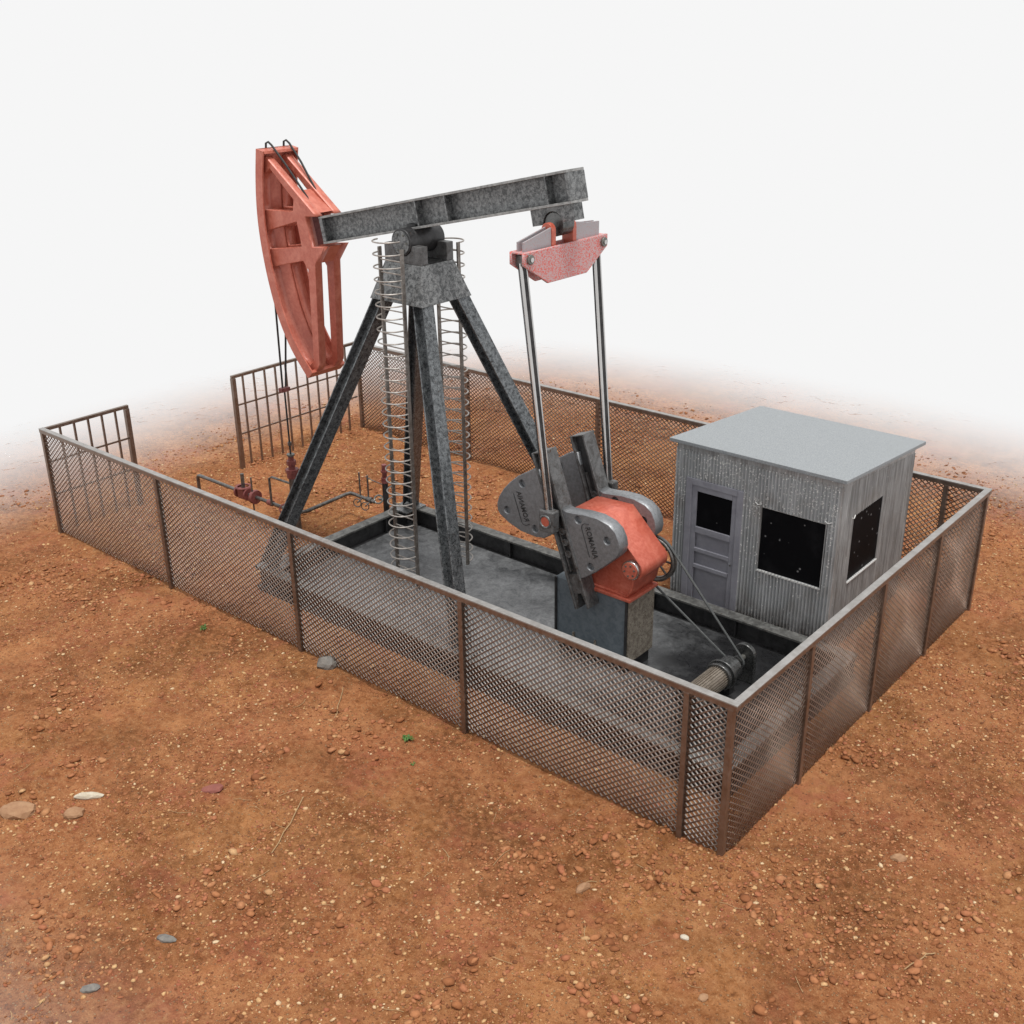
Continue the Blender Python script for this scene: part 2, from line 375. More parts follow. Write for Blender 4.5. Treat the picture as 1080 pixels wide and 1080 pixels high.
ico = bmesh.new(); bmesh.ops.create_icosphere(ico, subdivisions=1, radius=1); ico.verts.ensure_lookup_table()
IV = np.array([v.co[:] for v in ico.verts]); IF = np.array([[v.index for v in f.verts] for f in ico.faces]); ico.free()
def stones(name, n, smin, smax, mat, thr, seed, flat=.6, label=None):
    r = np.random.default_rng(seed); pts = []
    while len(pts) < n:
        x = r.uniform(-5, 20, n * 3); y = r.uniform(-9, 15.5, n * 3)
        d = value_noise(x, y, 1.3, seed) * .55 + value_noise(x, y, .4, seed + 1) * .45
        inside = (x > 4.5) & (x < 13.45) & (y > .75) & (y < 4.5) | (x > 10.05) & (x < 12.85) & (y > 4.4) & (y < 7.25)
        # only where the camera side of the yard can show them
        keep = (d > thr + r.uniform(-.12, .12, len(d)) * (1 if smax < .08 else .45)) & ~inside & (np.maximum((6.6 - x) / 13.1, 0) ** 3 + np.maximum((y - 3.7) / 14.0, 0) ** 3 < (.5 + .22 * r.random(len(d))) ** 3)
        pts += list(zip(x[keep], y[keep]))
    pts = np.array(pts[:n]); s = smin * (smax / smin) ** (r.random(n) ** 2.6)
    A = r.uniform(0, 2 * np.pi, n); sc = np.stack([r.uniform(.8, 1.3, n), r.uniform(.6, 1, n), r.uniform(.28, flat, n)], 1) * s[:, None] * .5
    W = IV[None] * (1 + r.uniform(-.34, .34, (n, len(IV), 1))) * sc[:, None]
    c, sn = np.cos(A)[:, None], np.sin(A)[:, None]
    xx = W[:, :, 0] * c - W[:, :, 1] * sn; yy = W[:, :, 0] * sn + W[:, :, 1] * c
    t = r.uniform(-.35, .35, n)[:, None]; zz = W[:, :, 2] + xx * t
    gz = ground_z(pts[:, 0], pts[:, 1])
    V = np.stack([xx + pts[:, :1], yy + pts[:, 1:2], zz + (gz + sc[:, 2] * (.15 if smax < .08 else .42))[:, None]], -1).reshape(-1, 3)
    F = (IF[None] + (np.arange(n) * len(IV))[:, None, None]).reshape(-1, 3)
    me = np_mesh(name, V, F)
    return tagp(link(name, me, mat), label, kind='stuff')
stones('gravel', 190000, .012, .065, 'gravel', .43, 11, label='loose red and tan gravel scattered over the bare soil').__setitem__('category', 'gravel')
stones('earth_clods', 30000, .024, .13, 'clod', .58, 23, .5, 'crumbled clods of red earth lying over the soil').__setitem__('category', 'clods')

def rock(name, x, y, sx, sy, sz, rot, mat, label, cat='stone', sub=2, seed=0, group=None):
    bm = bmesh.new(); bmesh.ops.create_icosphere(bm, subdivisions=sub, radius=1); r = random.Random(seed)
    for v in bm.verts:
        k = 1 + r.uniform(-.13, .13); v.co = Vector((v.co.x * sx * k, v.co.y * sy * k, v.co.z * sz * (1 + r.uniform(-.2, .2))))
    me = bpy.data.meshes.new(name); bm.to_mesh(me); bm.free()
    o = link(name, me, mat); o.location = (x, y, float(ground_z(np.array(x), np.array(y))) + sz * .35); o.rotation_euler = (0, r.uniform(-.12, .12), rot)
    return tagp(o, label, cat, group)
rock('stone', 7.39, -3.86, .17, .055, .05, .75, 'rock_white', 'long pale stone among red clods near left edge', seed=1)
rock('stone', 10.09, -4.61, .10, .05, .03, .6, 'rock_grey', 'grey slate piece on bare soil at lower left', seed=2)
rock('stone', 10.09, -5.456, .10, .05, .03, .9, 'rock_grey', 'grey slate piece nearest the bottom left corner', seed=3)
rock('stone', 7.35, -.05, .16, .13, .11, .3, 'rock_grey', 'dark grey boulder at the foot of the long mesh fence', seed=4)
rock('stone', 7.0, -4.55, .24, .16, .07, .4, 'rock_tan', 'broad flat tan slab at far left edge', seed=5)
rock('stone', 7.55, -4.15, .13, .10, .06, 1.2, 'rock_tan', 'tan slab fragment beside the pale long stone', seed=6)
rock('stone', 8.45, -2.85, .14, .08, .05, .9, 'rock_red', 'dusky red stone right of the pale long stone', seed=7)
rock('stone', 12.9, -1.35, .10, .05, .05, 1.3, 'rock_tan', 'yellowish upright stone just below the fence corner', seed=8)
rock('stone', 14.1, -1.25, .05, .035, .03, .2, 'rock_white', 'small white pebble right of the fence corner', seed=9)

rock('stone', 14.66, -1.81, .055, .04, .03, 1.2, 'rock_tan', 'small yellowish stone near the bottom edge, right of centre', seed=10)
rock('stone', 15.3, 1.2, .09, .06, .04, .5, 'rock_tan', 'pale tan stone in the rubble right of the fence corner', seed=12)
def tuft(x, y, s, nb, label, seed):
    r = random.Random(seed); b = B()
    z0 = float(ground_z(np.array(x), np.array(y)))
    for i in range(nb):
        a = r.uniform(0, 6.28); l = s * r.uniform(.5, 1.1); w = s * .13; px, py = x + r.uniform(-s, s) * .5, y + r.uniform(-s, s) * .5
        d = Vector((math.cos(a), math.sin(a), 0)); sd = Vector((-d.y, d.x, 0)); p = Vector((px, py, z0))
        e1 = p + d * l * .5 + Vector((0, 0, l * .5)); e2 = p + d * l + Vector((0, 0, l * .35))
        b._f([p - sd * w * .4, p + sd * w * .4, e1 + sd * w, e1 - sd * w, e2], [(0, 1, 2, 3), (3, 2, 4)])
    return tagp(b.make('weed_tuft', 'grass'), label, 'weed')
tuft(9.51, -.60, .085, 26, 'larger green weed tuft in front of the long mesh fence', 1)
tuft(9.95, -.93, .045, 9, 'tiny green sprout below the larger weed tuft', 2)
tuft(5.03, -.52, .085, 16, 'green weed left of the fence near its second bay', 3)
TW = [(9.425, -2.255), (9.908, -3.113), (7.957, -0.299), (8.419, -0.884), (16.141, 0.093), (15.985, -0.271)]
def twig(p, q, label, seed=0):
    r = random.Random(seed); p = Vector((*p, 0)); q = Vector((*q, 0)); pts = []
    for i in range(7):
        t = i / 6; v = p.lerp(q, t); v.x += r.uniform(-.012, .012); v.y += r.uniform(-.012, .012) + .03 * math.sin(t * 3)
        v.z = float(ground_z(np.array(v.x), np.array(v.y))) + .02 + .015 * math.sin(t * 3.1); pts.append(v)
    return tagp(B().path(pts, .006, 5).make('dry_straw', 'straw'), label, 'straw')

# ------------------------------------------------------------------ fences
L_, W_, H_ = 13.814, 7.408, 2.0
def mesh_panel(name, parent, p, q, z0, z1, nrm, bare=False):  # bare: half depth of a sheet that carries painted glints
    """expanded metal sheet between two posts: crossing diagonal strands, each a real bar"""
    p, q = Vector(p), Vector(q); d = (q - p); Lx = d.length; d.normalize(); nrm = Vector(nrm)
    w, h = .098, .079; slope = h / w; H = z1 - z0; V = []; Fq = []; mi = []
    sw, th = (.0082, bare) if bare else (.0078, .0040)          # half width of a strand, half depth of the sheet
    for sgn in (1, -1):
        k0 = -int(H / h) - 2; k1 = int(Lx / w) + int(H / h) + 3
        for k in range(k0, k1):
            # line: u = k*w + sgn * (v/slope)
            v0, v1 = 0.0, H
            if sgn == 1: lo, hi = (0 - k * w) * slope, (Lx - k * w) * slope
            else: lo, hi = (k * w - Lx) * slope, (k * w) * slope
            v0 = max(v0, lo); v1 = min(v1, hi)
            if v1 - v0 < .01: continue
            u0 = k * w + sgn * v0 / slope; u1 = k * w + sgn * v1 / slope
            a = p + d * u0 + Vector((0, 0, z0 + v0)); b = p + d * u1 + Vector((0, 0, z0 + v1))
            ax = (b - a).normalized(); s = ax.cross(nrm).normalized()
            off = nrm * (.0015 * sgn)
            i = len(V)
            for e in (a, b):
                for cs, cn in ((-1, -1), (1, -1), (1, 1), (-1, 1)): V.append(e + s * (sw * cs) + nrm * (th * cn) + off)
            Fq += [(i, i + 1, i + 5, i + 4), (i + 1, i + 2, i + 6, i + 5), (i + 2, i + 3, i + 7, i + 6), (i + 3, i, i + 4, i + 7), (i + 3, i + 2, i + 1, i), (i + 4, i + 5, i + 6, i + 7)]
            mi += [0, 1, 0, 1, 0, 0] if (bare and sgn == -1) else [0] * 6  # side faces of one strand set take the painted glint colour
    me = np_mesh(name, np.array([v[:] for v in V]), np.array(Fq)); 
    me.polygons.foreach_set('material_index', np.array(mi, dtype=np.int32))
    return link(name, me, ('mesh', 'edge_glint'), parent)
PW = .045
def mesh_fence(p, q, posts, nrm, name, label, ends=(True, True), bare=False, skip=()):  # bare: panels carry painted edge glints
    p, q = Vector(p), Vector(q); d = (q - p).normalized(); nrm = Vector(nrm)
    t = thing(name, (p + q) / 2, label, 'fence')
    def P3(u, a=0, z=0): return p + d * u + nrm * a + Vector((0, 0, z))
    m = Matrix((d, nrm, Vector((0, 0, 1)))).transposed().to_4x4(); m.translation = p
    L = (q - p).length
    B().T(m).box(PW if ends[0] else -PW, L - PW if ends[1] else L + PW, -PW + .004, PW - .004, H_ - .08, H_ - .0182).make('top_rail', 'fence', t, .004)
    B().T(m).box(PW if ends[0] else -PW, L - PW if ends[1] else L + PW, -PW, PW, H_ - .018, H_).make('rail_cap', 'rail_cap', t, .005)
    for u in posts:
        if u in skip: continue
        B().T(m).box(u - .035, u + .035, -.038, .038, -.02, H_ - .082).make('post', 'fence', t, .005)
    for i, (a, b) in enumerate(zip(posts[:-1], posts[1:])):
        mesh_panel('mesh_panel', t, P3(a + .035), P3(b - .035), .02, H_ - .083, nrm, (.0030, .0040, .0052, .0070, .0080)[i] if bare else 0)
    return t
mesh_fence((0, 0, 0), (L_, 0, 0), [.0, 3.45, 6.72, 9.98, 13.25, 13.78], (0, -1, 0), 'mesh_fence', 'long brown expanded mesh fence along the front of the yard', ends=(False, False), bare=True)
mesh_fence((L_, 0, 0), (L_, W_, 0), [.0, 1.72, 3.72, 5.57, 7.35], (1, 0, 0), 'mesh_fence', 'brown mesh fence on the right beside the metal shed', ends=(True, True), skip=(.0,))
mesh_fence((L_, W_, 0), (0, W_, 0), [.035, .61, 3.9, 7.16, 10.48, 13.75], (0, 1, 0), 'mesh_fence', 'dark mesh fence along the back running behind the shed', ends=(False, False), skip=(.035,))
def grille(y0, y1, nb, label, near_end):
    t = thing('bar_fence', (0, (y0 + y1) / 2, 0), label, 'fence')
    B().box(-.03, .03, y0 + (0 if near_end else .0), y1, H_ - .062, H_ - .002).make('top_rail', 'fence', t, .005)
    for z in (1.36, .74): B().box(-.013, .013, y0, y1, z - .016, z + .016).make('cross_bar', 'fence', t)
    ye = y1 - .04 if near_end else y0 + .04
    B().box(-.042, .042, ye - .042, ye + .042, -.02, H_ - .064).make('post', 'fence', t, .005)
    st = (y1 - y0) / nb
    for i in range(1, nb):
        y = y0 + st * i
        B().box(-.0155, .0155, y - .018, y + .018, .02, H_ - .062).make('bar', 'fence', t)
    return t
grille(.048, 1.70, 6, 'short barred fence section at the left front corner, beside the gate opening', True)
grille(4.05, W_ - .048, 12, 'longer barred fence section behind the wellhead at the back left corner', False)

# ------------------------------------------------------------------ steel skid platform
PX0, PX1, PY0, PY1, PH = 4.60, 13.33, .86, 4.40, .38
t = thing('skid_platform', ((PX0 + PX1) / 2, (PY0 + PY1) / 2, 0), 'dark steel skid platform framed by I-beams under the pumpjack', 'platform')
fw = .20
def ibeam_box(axis, a0, a1, c, name='frame_beam'):
    b = B()
    def bx(u0, u1, w0, w1, z0, z1):
        if axis == 'x': b.box(u0, u1, w0, w1, z0, z1)
        else: b.box(w0, w1, u0, u1, z0, z1)
    bx(a0, a1, c - fw / 2, c + fw / 2, PH - .035, PH); b.mi = 1; bx(a0, a1, c - fw / 2, c + fw / 2, -.03, .05); bx(a0, a1, c - .02, c + .02, .05, PH - .035)  # web and lower flange darker, painting the shade under the top flange
    k = a0 + 1.1
    while k < a1 - .4:
        bx(k, k + .02, c - fw / 2 + .015, c + fw / 2 - .015, .05, PH - .035); k += 1.45
    return b.make(name, ('skid', 'dark'), t, .004)
ibeam_box('x', PX0, PX1, PY0 + fw / 2); ibeam_box('x', PX0, PX1, PY1 - fw / 2)
ibeam_box('y', PY0 + fw, PY1 - fw, PX0 + fw / 2); ibeam_box('y', PY0 + fw, PY1 - fw, PX1 - fw / 2)
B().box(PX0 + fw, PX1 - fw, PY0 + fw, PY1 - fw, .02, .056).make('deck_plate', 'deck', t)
for x, y in ((PX0, PY0), (PX0, PY1), ):
    s = 1 if y == PY0 else -1
    a = sorted((y - .0 * s, y + .50 * s))
    B().box(x - .02, x + .42, a[0], a[1], PH + .002, PH + .03).make('corner_plate', 'galv', t, .004)
B().box(8.75, 9.25, PY0, PY0 + .4, PH + .002, PH + .03).make('corner_plate', 'galv', t, .004)
B().box(8.75, 9.25, PY1 - .4, PY1, PH + .002, PH + .03).make('corner_plate', 'galv', t, .004)

# ------------------------------------------------------------------ pumpjack
YC = 2.635
pj = thing('pumpjack', (7.2, YC, PH), 'grey and red oil pumpjack standing on the steel skid inside the fence', 'pumpjack')
TOPX = (6.46, 7.31)
for sx, tx, fx in ((-1, 6.50, 4.76), (1, 7.27, 9.0)):
    for sy in (-1, 1):
        top = Vector((6.885 + sx * .315, YC + sy * .305, 5.0)); foot = Vector((fx, YC + sy * 1.63, PH + .03))
        d = (foot - top)
        b = B().beam(top, foot, (1, 0, 0), .205, .225, .022)
        b.make('leg', 'leg', pj, .004)
# head: tapered hood
b = B()
fz0, fz1 = 4.79, 5.325
q0 = [(6.35, 2.12), (7.42, 2.12), (7.42, 3.15), (6.35, 3.15)]; q1 = [(6.52, 2.30), (7.25, 2.30), (7.25, 2.97), (6.52, 2.97)]
b.frustum([(x, y, fz0) for x, y in q0], [(x, y, fz1) for x, y in q1])
hood = b.make('post_head', 'galv', pj, .008)
# seams on the hood sides
for y0, y1 in ((2.305, 2.44), (2.83, 2.965)):
    poly = [(6.52, 5.327), (7.25, 5.327), (7.25, 5.585)] + [(6.885 + .195 * math.cos(a), 5.62 + .195 * math.sin(a)) for a in [-.18 - i * (math.pi - .36) / 10 for i in range(11)]] + [(6.52, 5.585)]
    B().prism(poly, 'y', y0, y1).make('bearing_block', 'arm', pj, .006)
c = B().tube((6.885, 2.285, 5.62), (6.885, 2.985, 5.62), .193, 40).make('pivot_bearing', 'dark', pj, .012, True)
B().tube((6.885, 2.275, 5.62), (6.885, 2.29, 5.62), .165, 32).make('bearing_cap', 'galv', pj, 0, True)
for i in range(6):
    a = i * math.pi / 3
    B().tube((6.885 + .12 * math.cos(a), 2.262, 5.62 + .12 * math.sin(a)), (6.885 + .12 * math.cos(a), 2.278, 5.62 + .12 * math.sin(a)), .015, 6).make('bolt', 'bolt', pj)

B().box(6.80, 6.97, YC - .14, YC + .14, 5.78, 5.845).make('beam_saddle', 'dark', pj, .006)
# walking beam in its own tilted frame
BA = R_(11.95)
TB = Matrix.Translation((4.94, YC, 5.775)) @ Matrix.Rotation(-BA, 4, 'Y')
def bl(x, z): v = TB @ Vector((x, 0, z)); return v
hw, bh = .178, .412
b = B().T(TB)
b.box(0, 4.84, -hw, hw, -.034, 0); b.box(0, 4.84, -hw, hw, -bh, -bh + .034); b.mi = 1; b.box(.07, 4.81, -.035, .035, -bh + .034, -.034)
wb = b.make('walking_beam', ('flange', 'web'), pj, .004)
for u in (2.10, 2.68, 4.47):
    for s in (-1, 1):
        a = sorted((s * .035, s * (hw - .004)))
        B().T(TB).box(u - .012, u + .012, a[0], a[1], -bh + .034, -.034).make('stiffener', 'galv', wb)
B().T(TB).box(0.0, .07, -hw + .003, hw - .003, -bh + .034, -.034).make('end_plate', 'galv', wb, .004)
B().T(TB).box(4.80, 4.842, -hw - .003, hw + .003, -bh + .035, -.035).make('tail_plate', 'galv', wb, .004)
# hanger under the tail
hb = B().T(TB)
uc, vc = 4.43, -.63
arc = [(uc + .165 * math.cos(k), vc + .165 * math.sin(k)) for k in [math.pi * (i / 12) for i in range(13)]]
hb.prism([(4.09, -bh - .003), (4.09, -.62), (uc - .165, -.62)] + arc[::-1] + [(uc + .165, -.62), (4.80, -.62), (4.80, -bh - .003)], 'y', -.09, .09)
hb.make('tail_hanger', 'galv', pj, .005)
ctr = TB @ Vector((uc, 0, vc))
B().tube((ctr.x, YC - .07, ctr.z), (ctr.x, YC + .16, ctr.z), .155, 32).make('tail_bearing', 'motor', pj, .01, True)

# horse head
hh = thing('tmp', (0, 0, 0), None, None); bpy.data.objects.remove(hh)
# curved wire track
ctrl = [(3.815, 6.715), (3.745, 6.33), (3.70, 5.95), (3.690, 5.55), (3.735, 5.08), (3.825, 4.61), (3.97, 4.13), (4.22, 3.65), (4.585, 3.215)]
def catmull(P, n=5):
    P = [Vector((*p, 0)) for p in P]; out = []
    for i in range(len(P) - 1):
        p0 = P[max(i - 1, 0)]; p1 = P[i]; p2 = P[i + 1]; p3 = P[min(i + 2, len(P) - 1)]
        for k in range(n):
            t = k / n
            out.append(.5 * ((2 * p1) + (p2 - p0) * t + (2 * p0 - 5 * p1 + 4 * p2 - p3) * t * t + (3 * p1 - p0 - 3 * p2 + p3) * t ** 3))
    out.append(P[-1]); return [(v.x, v.y) for v in out]
outer = catmull(ctrl)
def offs(P, d):
    o = []
    for i, p in enumerate(P):
        a = Vector(P[max(i - 1, 0)]); b2 = Vector(P[min(i + 1, len(P) - 1)]); t2 = (b2 - a).normalized(); nn = Vector((-t2.y, t2.x)); o.append((p[0] + nn.x * d, p[1] + nn.y * d))
    return o
inn = offs(outer, .056); inh = offs(outer, .085)
nf = len(inn)
outline = [(3.93, 6.60), (3.98, 6.55), (4.927, 5.844), (5.0, 5.79), (4.742, 5.767), (4.845, 5.322), (5.115, 5.35), (4.89, 5.064), (4.80, 3.45), (4.66, 3.27)] + [p for p in inn[:nf - 1][::-1] if 3.30 < p[1] < 6.60]
seg = lambda z0, z1: [p for p in inh if z0 < p[1] < z1]
h1 = seg(5.73, 6.36)[::-1] + [(3.99, 6.42), (4.49, 6.0), (4.452, 5.828)]
h2 = seg(5.12, 5.54)[::-1] + [(4.521, 5.67), (4.592, 5.303)]
h3 = seg(3.50, 4.96)[::-1] + [(4.60, 5.08), (4.70, 4.96), (4.655, 3.50), (4.56, 3.42)]
head = plate('horse_head', outline, [h1, h2, h3], 'y', YC - .26, YC - .12, 'red', pj, .01)
plate('side_frame', outline, [h1, h2, h3], 'y', YC + .12, YC + .26, 'red', head, .01)
# solid block between the frames round the beam socket
B().prism([(4.47, 6.12), (4.93, 5.83), (4.72, 5.775), (4.50, 5.74)], 'y', YC - .119, YC + .119).make('upper_block', 'red', head)
B().prism([(4.62, 5.05), (4.60, 5.38), (4.84, 5.33), (5.10, 5.345), (4.885, 5.07)], 'y', YC - .119, YC + .119).make('lower_block', 'red', head)
B().prism([(4.50, 5.74), (4.72, 5.775), (4.83, 5.33), (4.60, 5.38)], 'y', YC - .119, YC + .119).make('socket_back', 'darkred', head)
inner = offs(outer, .05); lip = offs(outer, .165)
b = B()
def strip(P, Q, y0, y1):
    for i in range(len(P) - 1):
        b.prism([P[i], P[i + 1], Q[i + 1], Q[i]], 'y', y0, y1)
strip(outer, inner, YC - .35, YC + .35)
tr = b.make('wire_track', 'red', head)
for y0 in (YC - .35, YC + .325):
    b = B(); strip(inner, lip, y0, y0 + .025); b.make('track_lip', 'red', head)
b = B(); b.prism([outer[0], lip[0], (lip[0][0] + .008, lip[0][1] - .04), (outer[0][0] + .008, outer[0][1] - .04)], 'y', YC - .324, YC + .324)
e, f_ = Vector(lip[-1]), Vector(outer[-1]); dn = (Vector(lip[-2]) - e).normalized() * .05
b.make('end_lip', 'red', head); b = B()
b.prism([tuple(f_ + (e - f_) * .3), tuple(e), tuple(e + dn), tuple(f_ + (e - f_) * .3 + dn)], 'y', YC - .324, YC + .324)
b.make('end_lip', 'red', head)

# bridle cables over the head, carrier bar and polished rod
for y, yb in ((2.50, 2.60), (2.85, 2.67)):
    front = [(outer[i][0] - .02, y, outer[i][1]) for i in range(14, 0, -2)]
    p = [(3.50, yb, 2.78), (3.585, (y + yb) / 2, 4.2), (3.655, y, 5.1)] + front + [(3.80, y, 6.78), (3.86, y, 6.80), (3.93, y, 6.76), (4.2, y + (YC - y) * .1, 6.50), (4.62, y + (YC - y) * .35, 6.03), (4.70, y + (YC - y) * .4, 5.85)]
    B().path([Vector(k) for k in p], .017, 8).make('bridle_cable', 'cable', pj, 0, True)
B().box(3.45, 3.55, YC - .09, YC + .09, 2.70, 2.77).make('carrier_bar', 'darkred', pj, .006)
B().tube((3.50, YC, 1.50), (3.50, YC, 2.70), .016, 10).make('polished_rod', 'cable', pj, 0, True)
B().tube((3.50, YC, 1.72), (3.50, YC, 1.78), .035, 10).make('rod_clamp', 'pipe', pj)

# equalizer: two speckled plates, pins and inner plates
def eqp(y0, y1, zt=5.845):
    return [(y0, zt), (y1, zt), (y1, zt - .155), (y1 - .45, 5.40), (y0 + .48, 5.40), (y0, zt - .155)]
ys0, ys1 = YC - .875, YC + .875
eq = plate('equalizer', eqp(ys0, ys1), [], 'x', 9.53, 9.57, 'speck_red', pj, .006)
plate('rear_plate', eqp(ys0, ys1), [], 'x', 9.33, 9.37, 'speck_red', eq, .006)
B().box(9.371, 9.529, ys0, YC - .6, 5.825, 5.84).make('top_cap', 'speck_red', eq)
B().box(9.371, 9.529, YC + .3, ys1, 5.825, 5.84).make('top_cap', 'speck_red', eq)
for x in (9.40, 9.49):
    B().prism([(YC - .80, 5.70), (YC - .80, 5.955), (YC - .22, 6.075), (YC - .22, 5.70)], 'x', x - .012, x + .012).make('inner_plate', 'speck_grey', eq)
    B().prism([(YC + .22, 5.70), (YC + .22, 6.075), (YC + .50, 6.035), (YC + .77, 6.02), (YC + .77, 5.70)], 'x', x - .012, x + .012).make('inner_plate', 'speck_grey', eq)
lug = [(9.34, 5.72), (9.34, 6.0)] + [(9.43 + .09 * math.cos(a), 6.03 + .09 * math.sin(a)) for a in [math.pi - i * math.pi / 8 for i in range(9)]] + [(9.52, 5.72)]
for s in (-1, 1):
    a = sorted((YC + s * .175, YC + s * .255))
    B().prism(lug, 'y', *a).make('bearing_lug', 'boxred', eq, .008)
for s in (-1, 1):
    yy = YC + s * .77
    B().tube((9.35, yy, 5.755), (9.62, yy, 5.755), .03, 12).make('pin', 'chrome', eq, 0, True)
    B().tube((9.572, yy, 5.755), (9.605, yy, 5.755), .062, 16).make('bolt_head', 'bolt', eq, .006, True)
    B().box(9.375, 9.525, yy - .035, yy + .035, 5.66, 5.80).make('pin_collar', 'pipe', eq, .01)

# cranks, pins, pitmans, counterweights
AX = Vector((.341, 0, -.94)).normalized(); AN = Vector((.94, 0, .341)).normalized()
def crank(y0, side, nm):
    """y0 is the face towards the camera"""
    th = .25; wd = .25; L = 2.26
    o = Vector((9.40, y0, 3.10)) + AN * (wd / 2)
    m = Matrix((AN, Vector((0, 1, 0)), -AX)).transposed().to_4x4(); m.translation = o     # local x across, y depth, z up along arm
    b = B().T(m)
    b.box(-wd / 2, -wd / 2 + .03, 0, th, -L, 0); b.box(wd / 2 - .03, wd / 2, 0, th, -L, 0)
    b.mi = 1; b.box(-wd / 2 + .03, wd / 2 - .03, .085, .15, -L + .42, -.02); b.mi = 0  # recess web in dark iron, its shade put into the colour
    b.box(-wd / 2 + .03, wd / 2 - .03, .02, .23, -.02, -.0)
    b.box(-wd / 2 + .03, wd / 2 - .03, .03, .20, -L + .22, -L + .50)
    arm = b.make('crank_arm', ('arm', 'dark'), pj, .005)
    for x in (-.055, .055): B().T(m).box(x - .012, x + .012, .05, .084, -1.72, -.55).make('rib', 'arm', arm)
    # split clamp end
    c = B().T(m)
    c.prism([(-wd / 2 + .032, -L + .219), (-.03, -L + .219), (-.085, -L), (-wd / 2 + .032, -L)], 'y', .035, .2)
    c.prism([(.03, -L + .219), (wd / 2 - .032, -L + .219), (wd / 2 - .032, -L), (.085, -L)], 'y', .035, .2)
    c.make('clamp_end', 'arm', arm)
    for k in (-.88, -1.14, -1.30, -1.47):
        p = m @ Vector((-.01, .055, k)); bb = B(); bb.torus(p, (0, 1, 0), .043, .013, 18, 6); bb.tube(p + Vector((0, .001, 0)), p + Vector((0, .018, 0)), .036, 14)
        bb.make('pin_hole_boss', 'arm', arm, 0, True)
    return arm, m
def lobe(y0, arm, right, lab):
    th = .20
    if right: pts = [(9.91, 2.42), (9.99, 2.40), (10.10, 2.41), (10.28, 2.435), (10.50, 2.44), (10.69, 2.395), (10.80, 2.32), (10.86, 2.21), (10.88, 2.10), (10.86, 2.00), (10.80, 1.93), (10.68, 1.81), (10.50, 1.645), (10.34, 1.52), (10.24, 1.45)]
    else: pts = [(9.53, 2.89), (9.415, 2.87), (9.28, 2.79), (9.15, 2.71), (9.00, 2.58), (8.88, 2.45), (8.79, 2.31), (8.75, 2.19), (8.755, 2.10), (8.80, 2.035), (8.96, 1.95), (9.185, 1.88), (9.46, 1.865), (9.61, 1.89), (9.75, 1.99)]
    cs = [(10.19, 2.33), (10.67, 2.16), (10.41, 1.70)] if right else [(9.22, 2.61), (8.94, 2.14), (9.45, 1.99)]
    w = plate('counterweight', pts, [circ(x, z, .052) for x, z in cs], 'y', y0 + .02, y0 + .02 + th, 'weight', pj, .012)
    B().prism([(p[0] * .96 + c0[0] * .04, p[1] * .96 + c0[1] * .04) for p in pts for c0 in [((10.4, 2.0) if right else (9.3, 2.25))]], 'y', y0 + .075, y0 + .18).make('web', 'weight', w)
    # cast lettering and its bracket
    me = text_mesh('ROMANIA', .098, .004)
    c0 = Vector((10.42, 0, 2.06)) if right else Vector((9.23, 0, 2.27))
    if right: tx, ty = AX, AN
    else: tx, ty = -AX, AN
    mm = Matrix((tx, ty, tx.cross(ty))).transposed().to_4x4(); mm.translation = c0 + Vector((0, y0 + .017, 0))
    # letters must face the camera (-y)
    me.transform(Matrix.Diagonal((1.0, 1.25, 1, 1))); me.transform(mm)
    link('lettering', me, 'lettering', w)
    b = B(); s = tx; n2 = ty
    A = [c0 - n2 * .10 + s * .20, c0 - n2 * .10 - s * .22, c0 - n2 * .075 - s * .26, c0 - n2 * .03 - s * .275, c0 + n2 * .04 - s * .26]
    b.path([Vector((q.x, y0 + .017, q.z)) for q in A], .006, 5)
    b.make('bracket_mark', 'lettering', w)
    return w
for y0 in (2.08, 2.93):
    nm = 'near' if y0 < 2.5 else 'far'
    arm, m = crank(y0, 1, nm)
    lobe(y0, arm, True, nm); lobe(y0, arm, False, nm)
